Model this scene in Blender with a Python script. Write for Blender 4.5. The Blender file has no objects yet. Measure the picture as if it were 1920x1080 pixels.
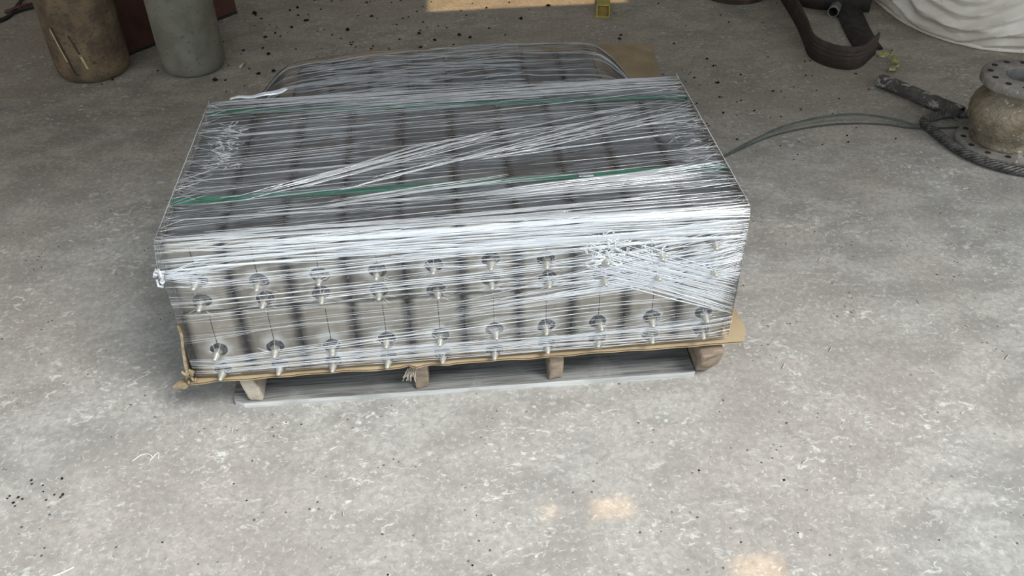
import bpy, bmesh, math, random
from mathutils import Vector, Matrix, noise

S = bpy.context.scene
C = S.collection
random.seed(7)
PI = math.pi

# ------------------------------------------------------------------ camera
cam_data = bpy.data.cameras.new('camera'); cam = bpy.data.objects.new('camera', cam_data); C.objects.link(cam)
cam.location = (0.58597, -1.49811, 1.49283)
cam.rotation_euler = tuple(math.radians(a) for a in (51.84659, 0.85400, -5.29569))
cam_data.sensor_width = 36.0; cam_data.lens = 31.076; cam_data.clip_start = 0.02
S.camera = cam

# ------------------------------------------------------------------ world, sun, exposure
world = bpy.data.worlds.new('hazy_sky'); S.world = world; world.use_nodes = True
bg = world.node_tree.nodes['Background']
bg.inputs['Color'].default_value = (0.81, 0.915, 1.0, 1); bg.inputs['Strength'].default_value = 0.88

def sun_light(name, vec_to_sun, strength, color, angle):
    d = bpy.data.lights.new(name, 'SUN'); d.energy = strength; d.color = color; d.angle = math.radians(angle)
    o = bpy.data.objects.new(name, d); C.objects.link(o)
    o.rotation_euler = Vector(vec_to_sun).to_track_quat('Z', 'Y').to_euler()
    o.location = Vector(vec_to_sun) * 8
    return o
HAZE = Vector((0.72, -0.62, 1.25)).normalized()          # bright hazy part of the sky in front of the open side
SUN = Vector((0.30, 0.45, 1.0)).normalized()             # low-contrast sun that only gets in through added gaps in the roof
sun_light('haze_light', HAZE, 2.5, (1.0, 0.975, 0.925), 24)
sun_light('sun_light', SUN, 1.8, (1.0, 0.70, 0.38), 0.53)

vs = S.view_settings
vs.view_transform = 'Standard'; vs.look = 'None'; vs.gamma = 1.0; vs.use_curve_mapping = False
vs.exposure = 0.72
S.cycles.use_denoising = True
S.cycles.transparent_max_bounces = 24
S.cycles.max_bounces = 8

# ------------------------------------------------------------------ node helpers
class NT:
    def __init__(self, name):
        self.m = bpy.data.materials.new(name); self.m.use_nodes = True
        self.t = self.m.node_tree; self.t.nodes.clear()
        self.out = self.t.nodes.new('ShaderNodeOutputMaterial')
    def n(self, typ, ins=None, **kw):
        nd = self.t.nodes.new(typ)
        for k, v in kw.items(): setattr(nd, k, v)
        for k, v in (ins or {}).items(): self.set(nd.inputs[k], v)
        return nd
    def set(self, sock, v):
        if isinstance(v, bpy.types.NodeSocket): self.t.links.new(v, sock)
        elif isinstance(v, bpy.types.Node): self.t.links.new(v.outputs[0], sock)
        elif isinstance(v, tuple) and len(v) == 3 and sock.type == 'RGBA': sock.default_value = v + (1,)
        else: sock.default_value = v
    def coord(self, kind='Object'): return self.n('ShaderNodeTexCoord').outputs[kind]
    def mapping(self, vec, scale=(1, 1, 1), rot=(0, 0, 0), loc=(0, 0, 0)):
        return self.n('ShaderNodeMapping', {'Vector': vec, 'Scale': scale, 'Rotation': rot, 'Location': loc}).outputs[0]
    def noise(self, vec, scale=5.0, detail=4.0, rough=0.55, dist=0.0):
        return self.n('ShaderNodeTexNoise', {'Vector': vec, 'Scale': scale, 'Detail': detail, 'Roughness': rough, 'Distortion': dist}).outputs['Fac']
    def voro(self, vec, scale=5.0, feature='F1'):
        return self.n('ShaderNodeTexVoronoi', {'Vector': vec, 'Scale': scale}, feature=feature).outputs['Distance']
    def ss(self, v, a, b, lo=0.0, hi=1.0):
        return self.n('ShaderNodeMapRange', {'Value': v, 'From Min': a, 'From Max': b, 'To Min': lo, 'To Max': hi}, interpolation_type='SMOOTHSTEP').outputs[0]
    def math(self, op, a, b=0.0, clamp=False):
        nd = self.n('ShaderNodeMath', operation=op, use_clamp=clamp); self.set(nd.inputs[0], a); self.set(nd.inputs[1], b); return nd.outputs[0]
    def mix(self, f, a, b, mode='MIX'):
        nd = self.n('ShaderNodeMix', data_type='RGBA', blend_type=mode)
        self.set(nd.inputs['Factor'], f); self.set(nd.inputs[6], a); self.set(nd.inputs[7], b); return nd.outputs[2]
    def bump(self, h, strength=0.3, dist=0.01, normal=None):
        ins = {'Height': h, 'Strength': strength, 'Distance': dist}
        if normal is not None: ins['Normal'] = normal
        return self.n('ShaderNodeBump', ins).outputs[0]
    def pbsdf(self, color, rough=0.6, metal=0.0, normal=None, spec=None):
        ins = {'Base Color': color, 'Roughness': rough, 'Metallic': metal}
        if normal is not None: ins['Normal'] = normal
        if spec is not None: ins['Specular IOR Level'] = spec
        return self.n('ShaderNodeBsdfPrincipled', ins).outputs[0]
    def done(self, sh):
        self.t.links.new(sh, self.out.inputs['Surface']); return self.m

# ------------------------------------------------------------------ materials
def mat_concrete():
    k = NT('concrete'); v = k.coord('Object')
    big = k.noise(v, 1.1, 3, .5)
    mid = k.noise(k.mapping(v, (1, 1.5, 1)), 6, 6, .62, .4)
    fine = k.noise(v, 60, 5, .7)
    col = k.mix(k.ss(mid, .34, .66), (.275, .266, .248), (.425, .415, .388))
    col = k.mix(k.ss(big, .40, .68, 0, .55), col, (.385, .335, .295))
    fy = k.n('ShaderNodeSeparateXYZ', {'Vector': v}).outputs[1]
    bounce_tint = k.ss(k.math('ADD', fy, k.math('MULTIPLY', k.math('SUBTRACT', k.noise(v, .9, 5, .6, .5), .5), 2.6)), .1, 2.0, 0, 1.0)
    col = k.mix(bounce_tint, col, k.mix(1.0, col, (1.07, .945, .76), 'MULTIPLY'))  # warm bounce light painted into the floor colour towards the back
    flakemask = k.noise(v, 4.0, 3, .6)
    flake = k.noise(k.mapping(v, (1.0, 1.6, 1), (0, 0, .3)), 34, 6, .66, 1.1)
    fl = k.math('MULTIPLY', k.ss(flake, .56, .62), k.ss(flakemask, .42, .62, .12, 1.0))
    col = k.mix(k.math('MULTIPLY', fl, .85), col, (.66, .655, .63))
    dk = k.ss(k.noise(v, 22, 6, .72, .8), .57, .68, 0, .5)
    col = k.mix(dk, col, (.20, .20, .20))
    col = k.mix(k.ss(fine, .38, .66, 0, .55), col, (.22, .22, .21))
    col = k.mix(k.ss(k.noise(v, 85, 4, .7, .6), .55, .68, 0, .6), col, (.58, .58, .56))
    sp = k.voro(v, 46.0)
    spm = k.math('MULTIPLY', k.ss(sp, .10, .16, 1, 0), k.ss(k.noise(v, 9, 2, .5), .54, .62))
    col = k.mix(k.math('MULTIPLY', spm, .85), col, (.06, .06, .06))
    h = k.math('ADD', k.math('MULTIPLY', fine, .35), k.math('ADD', k.math('MULTIPLY', fl, .5), k.math('MULTIPLY', spm, -.8)))
    return k.done(k.pbsdf(col, k.ss(mid, .2, .8, .62, .85), 0, k.bump(h, .35, .004), .35))

def mat_plain(name, c1, c2, scale=8, rough=.7, metal=0, bump=.3, bscale=60, bd=.003, stretch=(1, 1, 1), spots=None, spec=None, lo=.35, hi=.65):
    k = NT(name); v = k.mapping(k.coord('Object'), stretch)
    a = k.noise(v, scale, 6, .62, .3)
    col = k.mix(k.ss(a, lo, hi), c1, c2)
    if spots:
        sc, sth, scol, amt = spots
        col = k.mix(k.ss(k.noise(v, sc, 5, .68, .4), sth, sth + .07, 0, amt), col, scol)
    b = k.noise(v, bscale, 5, .65)
    return k.done(k.pbsdf(col, rough, metal, k.bump(k.math('ADD', b, a), bump, bd), spec))

def mat_steel():
    k = NT('bare_sheet_steel'); v = k.coord('Object')
    inf = k.n('ShaderNodeObjectInfo').outputs['Random']
    off = k.n('ShaderNodeCombineXYZ', {'X': k.math('MULTIPLY', inf, 37.0), 'Y': k.math('MULTIPLY', inf, 11.0), 'Z': k.math('MULTIPLY', inf, 23.0)}).outputs[0]
    w = k.n('ShaderNodeVectorMath', {0: v, 1: off}, operation='ADD').outputs[0]
    a = k.noise(w, 7, 4, .6, .6)
    b = k.noise(k.mapping(w, (30, 4, 3)), 3, 5, .6)
    col = k.mix(k.ss(a, .3, .7), (.46, .42, .365), (.66, .61, .535))
    col = k.mix(k.ss(b, .35, .7, 0, .3), col, (.74, .70, .63))
    col = k.mix(k.ss(k.noise(w, 3.2, 3, .5), .45, .75, 0, .45), col, (.27, .275, .285))
    sep = k.n('ShaderNodeSeparateXYZ', {'Vector': v})
    x, y, z = sep.outputs[0], sep.outputs[1], sep.outputs[2]
    # bare steel end plate; sky reflection painted as blue-grey into the long sides
    front = k.ss(y, .010, .004, 0, 1)
    sky_tint = k.mix(k.ss(a, .3, .7), (.31, .33, .37), (.48, .505, .55))
    sky_tint = k.mix(k.ss(k.noise(w, 3.2, 3, .5), .42, .7, 0, .6), sky_tint, (.22, .23, .25))
    col = k.mix(front, sky_tint, col)
    # dark reflections painted along the rounded side edges, wider on the end plate
    ax = k.math('SUBTRACT', k.math('ABSOLUTE', x), k.math('MULTIPLY', k.math('SUBTRACT', 1.0, front), .003))
    col = k.mix(k.math('MULTIPLY', k.ss(ax, .037, .055, 0, .9), k.ss(k.noise(w, 14, 4, .6), .25, .6, .55, 1)), col, (.075, .065, .06))
    # ground-bright heat halo round the two welded studs on the front end
    halo = 0.0
    for zz, r in ((.082, .040), (.025, .034)):
        dz = k.math('SUBTRACT', z, zz)
        d = k.math('SQRT', k.math('ADD', k.math('MULTIPLY', x, x), k.math('MULTIPLY', dz, dz)))
        d = k.math('ADD', d, k.math('MULTIPLY', k.math('SUBTRACT', k.noise(w, 30, 3, .6), .5), .03))
        halo = k.math('MAXIMUM', k.ss(d, .012, r, 1, 0), halo)
    halo = k.math('MULTIPLY', halo, front)
    col = k.mix(k.math('MULTIPLY', halo, .9), col, (.95, .93, .88))
    rough = k.ss(a, .3, .7, .30, .46)
    bm = k.bump(k.math('ADD', k.noise(w, 5, 3, .5), k.math('MULTIPLY', k.noise(w, 90, 3, .6), .08)), .25, .006)
    return k.done(k.pbsdf(col, rough, k.math('SUBTRACT', .84, k.math('MULTIPLY', halo, .6)), bm))

def film_body(k, rough=.22, normal=None, gloss=.45):
    di = k.n('ShaderNodeBsdfDiffuse', {'Color': (.93, .95, .97), 'Roughness': .2})
    tr = k.n('ShaderNodeBsdfTranslucent', {'Color': (.93, .95, .97)})
    gl = k.n('ShaderNodeBsdfGlossy', {'Color': (.95, .97, 1.0), 'Roughness': rough})
    if normal is not None:
        for q in (di, gl): k.set(q.inputs['Normal'], normal)
    dt = k.n('ShaderNodeMixShader', {0: .35, 1: di.outputs[0], 2: tr.outputs[0]}).outputs[0]
    return k.n('ShaderNodeMixShader', {0: gloss, 1: dt, 2: gl.outputs[0]}).outputs[0]

def mat_film():
    k = NT('clear_stretch_film'); uv = k.coord('UV')
    sep = k.n('ShaderNodeSeparateXYZ', {'Vector': uv}); u, v = sep.outputs[0], sep.outputs[1]
    warp = k.math('MULTIPLY', k.math('SUBTRACT', k.noise(k.mapping(uv, (2.2, 5, 1)), 1.0, 2, .5), .5), .09)
    def layer(slope, su, sv, lo, hi, seed, wm=1.0):
        vv = k.math('ADD', k.math('ADD', v, k.math('MULTIPLY', u, slope)), k.math('MULTIPLY', warp, wm))
        vec = k.n('ShaderNodeCombineXYZ', {'X': k.math('MULTIPLY', u, su), 'Y': k.math('MULTIPLY', vv, sv), 'Z': seed}).outputs[0]
        f = k.noise(vec, 1.0, 3, .6)
        return k.ss(f, lo, hi), f
    A, fa = layer(.0, 2.2, 95, .57, .67, 1.3)
    B, fb = layer(-.10, 1.6, 150, .58, .68, 7.7, .6)
    D, fd = layer(-.17, 3.0, 230, .57, .70, 3.1, .5)
    dens = k.ss(k.noise(k.mapping(uv, (1.6, 7, 1)), 1.0, 3, .55), .30, .68, .12, 1.0)
    cr = k.noise(k.mapping(uv, (1, 1, 1)), 55, 5, .75, 1.2)
    crm = k.math('MULTIPLY', k.ss(cr, .58, .70), k.ss(k.noise(uv, 6.5, 2, .5), .52, .66, 0, .8))
    m = k.math('MAXIMUM', k.math('MAXIMUM', A, k.math('MULTIPLY', B, .9)), k.math('MULTIPLY', D, .55))
    m = k.math('MAXIMUM', k.math('MULTIPLY', m, dens), crm)
    # how much film is bunched here (written per vertex from the wrap's own layers)
    lay = k.n('ShaderNodeAttribute', attribute_name='layers').outputs['Fac']
    fac = k.math('ADD', k.math('MULTIPLY', m, k.math('MULTIPLY', lay, .80)), k.math('MULTIPLY', lay, .02), clamp=True)
    hgt = k.math('ADD', k.math('ADD', fa, fb), k.math('MULTIPLY', cr, .25))
    nb = k.bump(hgt, .55, .012)
    fr = k.n('ShaderNodeFresnel', {'IOR': 1.38, 'Normal': nb}).outputs[0]
    gl = k.n('ShaderNodeBsdfGlossy', {'Color': (1, 1, 1), 'Roughness': .10, 'Normal': nb}).outputs[0]
    tp = k.n('ShaderNodeBsdfTransparent', {'Color': (.97, .98, .98)}).outputs[0]
    clear = k.n('ShaderNodeMixShader', {0: k.math('MULTIPLY', fr, 1.6, clamp=True), 1: tp, 2: gl}).outputs[0]
    return k.done(k.n('ShaderNodeMixShader', {0: fac, 1: clear, 2: film_body(k, .2, nb)}).outputs[0])

def mat_fold(name, opa, warm=None):
    k = NT(name)
    tp = k.n('ShaderNodeBsdfTransparent', {'Color': (.97, .98, 1.0)}).outputs[0]
    uv = k.coord('UV')
    f = k.ss(k.noise(k.mapping(uv, (14, 3, 1)), 1.0, 3, .6), .3, .7, opa * .35, opa)
    return k.done(k.n('ShaderNodeMixShader', {0: f, 1: tp, 2: film_body(k, .18, None, .35)}).outputs[0])

def mat_wood(name, c1, c2, c3):
    k = NT(name); v = k.coord('Object')
    g = k.noise(k.mapping(v, (4, 110, 70)), 1.0, 5, .65, .4)
    p = k.noise(v, 9, 5, .65, .6)
    col = k.mix(k.ss(g, .3, .7), c1, c2)
    col = k.mix(k.ss(p, .50, .70, 0, .35), col, c3)
    return k.done(k.pbsdf(col, .85, 0, k.bump(k.math('ADD', g, p), .6, .004), .2))

M = {}
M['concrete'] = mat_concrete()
M['steel'] = mat_steel()
M['film'] = mat_film()
M['fold'] = mat_fold('bunched_film', 1.0)
M['fold_thin'] = mat_fold('thin_film_crease', .75)
M['stud'] = mat_plain('zinc_stud', (.55, .53, .48), (.72, .70, .64), 40, .38, .75, .2)
M['weld'] = mat_plain('burnt_weld', (.05, .05, .065), (.20, .19, .20), 90, .42, .8, .5, 160, .002)
M['groove'] = mat_plain('dark_seam', (.025, .024, .023), (.06, .055, .05), 60, .8)
M['gray_wood'] = mat_wood('weathered_grey_wood', (.10, .10, .098), (.30, .30, .29), (.40, .40, .385))
M['pale_edge'] = mat_wood('pale_edge_wood', (.36, .36, .35), (.60, .60, .58), (.20, .20, .195))
M['brown_wood'] = mat_wood('brown_wood', (.20, .155, .115), (.34, .27, .205), (.42, .38, .33))
M['pale_wood'] = mat_wood('pale_split_wood', (.36, .31, .25), (.50, .45, .37), (.22, .19, .16))
M['card'] = mat_plain('corrugated_card', (.34, .255, .155), (.43, .335, .215), 6, .9, 0, .25, 90, .002, spec=.1)
M['card_edge'] = mat_plain('torn_card_edge', (.21, .165, .105), (.36, .29, .19), 60, .95, 0, .6, 140, .003, spec=.1)
M['card_core'] = mat_plain('card_flute_core', (.07, .05, .03), (.16, .12, .07), 90, .95, 0, .6, 140, .003, spec=.1)
M['green_strap'] = mat_plain('green_pet_strap', (.015, .22, .135), (.025, .30, .19), 20, .35, 0, .3, 200, .001)
M['green_strap_floor'] = mat_plain('dusty_green_strap', (.045, .06, .05), (.075, .09, .075), 20, .7, 0, .3, 200, .001)
M['seal'] = mat_plain('zinc_seal', (.35, .36, .38), (.5, .51, .53), 60, .35, .9)
M['tan_paint'] = mat_plain('rusty_tan_paint', (.085, .058, .034), (.185, .128, .070), 11, .85, 0, .6, 70, .004, spots=(75, .55, (.045, .034, .026), .75))
M['tan_scrape'] = mat_plain('scraped_yellow', (.40, .33, .17), (.5, .43, .25), 30, .8)
M['tan_groove'] = mat_plain('scratch_dark', (.03, .024, .018), (.06, .045, .03), 30, .85)
M['grey_paint'] = mat_plain('chipped_grey_paint', (.135, .124, .090), (.20, .190, .150), 7, .8, 0, .4, 60, .003, spots=(60, .60, (.055, .043, .033), .75))
M['red_rust'] = mat_plain('dark_red_oxide', (.060, .022, .016), (.095, .036, .024), 6, .7, 0, .3, 50, .003, spots=(60, .66, (.25, .2, .18), .4))
M['dark_rust'] = mat_plain('dark_brown_rust', (.045, .028, .020), (.09, .055, .038), 12, .85, 0, .5)
M['webbing'] = mat_plain('oily_webbing', (.045, .030, .022), (.085, .055, .042), 10, .85, 0, .5, 180, .002)
M['web_dark'] = mat_plain('dark_stitch', (.022, .018, .015), (.045, .035, .03), 30, .9)
M['grey_pipe'] = mat_plain('dull_grey_pipe', (.16, .155, .145), (.25, .24, .22), 20, .6, .2)
M['black_in'] = mat_plain('pipe_inside', (.012, .011, .01), (.03, .027, .024), 20, .9)
M['canvas'] = mat_plain('dirty_white_canvas', (.76, .69, .60), (.88, .82, .73), 5, .95, 0, .35, 140, .002, spots=(45, .66, (.16, .13, .10), .8), spec=.1)
M['yellow_tape'] = mat_plain('dirty_yellow_tape', (.34, .29, .07), (.48, .44, .20), 60, .7, spots=(40, .55, (.75, .72, .6), .8))
M['yellow_paint'] = mat_plain('chipped_yellow_paint', (.36, .30, .055), (.46, .40, .10), 20, .6, 0, .3, spots=(50, .62, (.14, .10, .04), .8))
M['dull_ochre'] = mat_plain('dull_ochre', (.22, .13, .03), (.32, .20, .05), 30, .8)
M['crust_pipe'] = mat_plain('paint_crusted_pipe', (.075, .068, .06), (.14, .125, .11), 20, .85, 0, 1.0, 60, .01, spots=(26, .52, (.46, .42, .38), .95))
M['valve_body'] = mat_plain('crusted_cast_iron', (.20, .155, .10), (.34, .28, .20), 16, .62, .15, 1.0, 55, .012, spots=(38, .58, (.60, .54, .44), .85))
M['valve_flange'] = mat_plain('dusty_cast_flange', (.20, .18, .155), (.31, .28, .245), 14, .85, 0, .8, 60, .008, spots=(30, .60, (.46, .42, .36), .8))
M['wire'] = mat_plain('greasy_steel_wire', (.08, .075, .068), (.20, .19, .175), 50, .5, .5)
M['cable'] = mat_plain('dark_cable', (.012, .011, .010), (.03, .027, .024), 30, .6)
M['cable_red'] = mat_plain('dull_red_cable', (.10, .035, .025), (.13, .05, .035), 30, .6)
M['crumb'] = mat_plain('black_crumbs', (.008, .007, .006), (.03, .026, .022), 90, .95, spec=.1)
M['chip'] = mat_plain('pale_chip', (.45, .40, .30), (.6, .55, .45), 40, .9)
M['thread'] = mat_plain('white_thread', (.62, .62, .60), (.75, .75, .72), 40, .9)
M['brick'] = mat_plain('brown_wall', (.42, .29, .18), (.52, .37, .24), 3, .95)
M['roof'] = mat_plain('grey_roof_sheet', (.30, .30, .31), (.36, .36, .375), 3, .8)

# ------------------------------------------------------------------ object helpers
def link(name, me, mat, parent=None, smooth=False):
    o = bpy.data.objects.new(name, me); C.objects.link(o)
    if mat is not None and len(me.materials) == 0: me.materials.append(M[mat])
    if smooth:
        for f in me.polygons: f.use_smooth = True
    if parent is not None: o.parent = parent
    return o
def from_bm(name, bm, mat, parent=None, smooth=False, loc=None):
    me = bpy.data.meshes.new(name); bm.normal_update(); bm.to_mesh(me); bm.free()
    o = link(name, me, mat, parent, smooth)
    if loc is not None: o.location = loc
    return o
def from_data(name, verts, faces, mat, parent=None, smooth=False):
    me = bpy.data.meshes.new(name); me.from_pydata([tuple(v) for v in verts], [], faces); me.update()
    return link(name, me, mat, parent, smooth)
def thing(name, label, cat, loc=(0, 0, 0), rz=0.0, group=None):
    o = bpy.data.objects.new(name, None); C.objects.link(o); o.empty_display_size = .05
    o.location = loc; o.rotation_euler = (0, 0, rz); tag(o, label, cat, group); return o
def tag(o, label, cat, group=None, kind=None):
    o['label'] = label
    if cat: o['category'] = cat
    if group: o['group'] = group
    if kind: o['kind'] = kind
    return o
def struct(o, label=None):
    o['kind'] = 'structure'
    if label: o['label'] = label
    return o
def add_box(bm, x0, x1, y0, y1, z0, z1):
    vs_ = [bm.verts.new(p) for p in ((x0, y0, z0), (x1, y0, z0), (x1, y1, z0), (x0, y1, z0), (x0, y0, z1), (x1, y0, z1), (x1, y1, z1), (x0, y1, z1))]
    for f in ((0, 3, 2, 1), (4, 5, 6, 7), (0, 1, 5, 4), (1, 2, 6, 5), (2, 3, 7, 6), (3, 0, 4, 7)): bm.faces.new([vs_[i] for i in f])
def box_bm(x0, x1, y0, y1, z0, z1, bev=0.0, seg=2, cuts=0, jit=0.0, seed=0):
    bm = bmesh.new(); add_box(bm, x0, x1, y0, y1, z0, z1)
    if bev: bmesh.ops.bevel(bm, geom=bm.edges[:], offset=bev, segments=seg, profile=.5, affect='EDGES')
    if cuts: bmesh.ops.subdivide_edges(bm, edges=bm.edges[:], cuts=cuts, use_grid_fill=True)
    if jit:
        for v in bm.verts:
            v.co += noise.noise_vector(v.co * 26 + Vector((seed, 0, 0))) * jit
    return bm
def lathe(prof, n=48, jit=0.0, seed=0.0, wobble=30):
    vs_, fs = [], []
    for (r, z) in prof:
        for i in range(n):
            a = 2 * PI * i / n; p = Vector((r * math.cos(a), r * math.sin(a), z))
            if jit: p += noise.noise_vector(p * wobble + Vector((seed, seed, 0))) * jit
            vs_.append(p)
    for j in range(len(prof) - 1):
        for i in range(n):
            fs.append((j * n + i, j * n + (i + 1) % n, (j + 1) * n + (i + 1) % n, (j + 1) * n + i))
    return vs_, fs
def catmull(pts, per=8, closed=False):
    P = [Vector(p) for p in pts]; out = []
    n = len(P)
    rng = range(n if closed else n - 1)
    for i in rng:
        g = (lambda q: P[q % n]) if closed else (lambda q: P[max(0, min(n - 1, q))])
        p0, p1, p2, p3 = g(i - 1), g(i), g(i + 1), g(i + 2)
        for k in range(per):
            t = k / per
            out.append(.5 * ((2 * p1) + (p2 - p0) * t + (2 * p0 - 5 * p1 + 4 * p2 - p3) * t * t + (3 * p1 - p0 - 3 * p2 + p3) * t ** 3))
    if not closed: out.append(P[-1].copy())
    return out
def frames(path):
    fr = []; up = Vector((0, 0, 1))
    for i, p in enumerate(path):
        t = (path[min(i + 1, len(path) - 1)] - path[max(i - 1, 0)]).normalized()
        s = t.cross(up)
        s = s.normalized() if s.length > 1e-6 else Vector((1, 0, 0))
        fr.append((t, s, s.cross(t).normalized()))
    return fr
def tube_data(path, r, n=8, vs_=None, fs=None, cap=True):
    vs_ = [] if vs_ is None else vs_; fs = [] if fs is None else fs
    b = len(vs_); fr = frames(path)
    for p, (t, s, u) in zip(path, fr):
        for i in range(n):
            a = 2 * PI * i / n; vs_.append(p + s * (r * math.cos(a)) + u * (r * math.sin(a)))
    for j in range(len(path) - 1):
        for i in range(n): fs.append((b + j * n + i, b + j * n + (i + 1) % n, b + (j + 1) * n + (i + 1) % n, b + (j + 1) * n + i))
    if cap:
        fs.append(tuple(b + i for i in range(n))[::-1]); fs.append(tuple(b + (len(path) - 1) * n + i for i in range(n)))
    return vs_, fs
def slab(name, outline, z0, z1, mat, parent=None, loc=None):
    bm = bmesh.new()
    lo = [bm.verts.new((x, y, z0)) for x, y in outline]; hi = [bm.verts.new((x, y, z1)) for x, y in outline]
    n = len(outline)
    bm.faces.new(hi); bm.faces.new(lo[::-1])
    for i in range(n): bm.faces.new((lo[i], lo[(i + 1) % n], hi[(i + 1) % n], hi[i]))
    bmesh.ops.recalc_face_normals(bm, faces=bm.faces[:])
    return from_bm(name, bm, mat, parent, loc=loc)
def ribbon_solid(name, sections, th, mat, parent=None, smooth=True):
    """sections: list of (centre, half-width vector); a belt with real thickness"""
    vs_, fs = [], []
    n = len(sections)
    for i, (c, w) in enumerate(sections):
        c = Vector(c); w = Vector(w)
        t = Vector(sections[min(i + 1, n - 1)][0]) - Vector(sections[max(i - 1, 0)][0])
        nn = t.cross(w).normalized() * (th / 2)
        vs_ += [c - w - nn, c + w - nn, c + w + nn, c - w + nn]
    for i in range(n - 1):
        a, b = i * 4, i * 4 + 4
        for k in range(4): fs.append((a + k, a + (k + 1) % 4, b + (k + 1) % 4, b + k))
    fs.append((0, 1, 2, 3)); e = (n - 1) * 4; fs.append((e + 3, e + 2, e + 1, e))
    return from_data(name, vs_, fs, mat, parent, smooth)

# ------------------------------------------------------------------ the setting
bm = bmesh.new(); add_box(bm, -7, 9, -14, 8, -.15, 0)
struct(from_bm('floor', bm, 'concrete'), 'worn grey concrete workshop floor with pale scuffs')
ROOF = 3.1; EDGE = -1.05
def wall(name, a, mat='brick'):
    bm = bmesh.new(); add_box(bm, *a); return struct(from_bm(name, bm, mat))
wall('wall_back', (-5.2, 6.7, 7.0, 7.2, 0, ROOF))
wall('wall_left', (-5.2, -5.0, EDGE, 7.0, 0, ROOF))
wall('wall_right', (6.5, 6.7, EDGE, 7.0, 0, ROOF))
# roof sheet with a few unseen gaps, added to let small patches of sun onto the floor
def gap(x0, x1, y0, y1):
    k = ROOF / SUN.z
    return (x0 + SUN.x * k, x1 + SUN.x * k, y0 + SUN.y * k, y1 + SUN.y * k)
gaps = [gap(.835, .925, -.385, -.33), gap(.735, .765, -.375, -.335), gap(1.085, 1.185, -.60, -.50), gap(.55, 1.47, 2.47, 2.75), gap(-.30, -.285, -.22, -.20), (-1.2, 2.6, 4.6, 5.6)]      # the last is an added opening giving the box tops a sky reflection
xs = sorted({-5.2, 6.7} | {g[0] for g in gaps} | {g[1] for g in gaps}); ys = sorted({EDGE, 7.2} | {g[2] for g in gaps} | {g[3] for g in gaps})
bm = bmesh.new()
for i in range(len(xs) - 1):
    for j in range(len(ys) - 1):
        cx, cy = (xs[i] + xs[i + 1]) / 2, (ys[j] + ys[j + 1]) / 2
        if any(g[0] < cx < g[1] and g[2] < cy < g[3] for g in gaps): continue
        add_box(bm, xs[i], xs[i + 1], ys[j], ys[j + 1], ROOF, ROOF + .012)
struct(from_bm('ceiling', bm, 'roof'))

# ------------------------------------------------------------------ the pallet
Z0 = 0.120                                    # underside of the lower tier
H1, H2, W, D = .181, .181, .12, .627
pal = thing('wooden_pallet', 'weathered wooden pallet under the film-wrapped stack of steel boxes', 'pallet', (.6, .6, 0))
def pal_part(name, bm, mat): 
    o = from_bm(name, bm, mat, pal); o.location = (-.6, -.6, 0); return o
# bottom boards lie on the floor, front one with rounded left corners
for (y0, y1) in ((.012, .125), (.53, .64), (1.08, 1.19)):
    o = slab('bottom_board', [(.047, y0 + .03), (.052, y0 + .012), (.075, y0), (1.13, y0 - .010), (1.145, y0 - .008), (1.145, y1), (.06, y1), (.047, y1 - .02)], .0, .016, 'gray_wood', pal)
    o.location = (-.6, -.6, 0); o.data.materials.append(M['pale_edge'])
    for f in o.data.polygons:
        if abs(f.normal.z) < .5: f.material_index = 1  # side faces take the paler wood, top and underside the grey
for i, (x0, x1, mt, yo) in enumerate(((.088, .122, 'pale_wood', .008), (.472, .508, 'brown_wood', .008), (.792, .826, 'brown_wood', .004), (1.146, 1.200, 'brown_wood', -.026))):
    bm = box_bm(x0, x1, yo, 1.19, .016 if i < 3 else .003, .096, .006, 2, 0)
    bmesh.ops.subdivide_edges(bm, edges=[e for e in bm.edges if abs((e.verts[0].co - e.verts[1].co).z) > .03 or abs((e.verts[0].co - e.verts[1].co).x) > .015], cuts=4, use_grid_fill=True)
    for v in bm.verts:
        if v.co.y < .1:
            k = (v.co.z - .016) / .08
            v.co += noise.noise_vector(v.co * 30 + Vector((i * 9, 0, 0))) * .007
            if i == 0: v.co.x -= .012 * k
            if i == 3: v.co.y += .03 * (1 - k) ** 2 + .02 * max(0, (v.co.x - 1.17) / .03) * .5
            v.co.y += .006 * (1 - k)
    pal_part('stringer', bm, mt)
for i in range(9):
    y0 = .014 + i * .136
    pal_part('deck_board', box_bm(.03, 1.205, y0, y0 + .105, .096, .1135, .003, 1), 'brown_wood')
# splinters frayed off the second stringer
vs_, fs = [], []
for i in range(34):
    x = .462 + random.uniform(0, .022); z = .085 + random.uniform(-.006, .014); y = .010
    d = Vector((random.uniform(-.9, .15), -.6 + random.uniform(-.3, .3), -1.1)).normalized() * random.uniform(.012, .03)
    tube_data([Vector((x, y, z)), Vector((x, y, z)) + d * .5 + Vector((0, random.uniform(-.002, .002), 0)), Vector((x, y, z)) + d], .0009, 4, vs_, fs)
o = from_data('splinters', vs_, fs, 'pale_wood', pal); o.location = (-.6, -.6, 0); o['kind'] = 'stuff'; o['label'] = 'tuft of frayed pale wood splinters'

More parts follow.
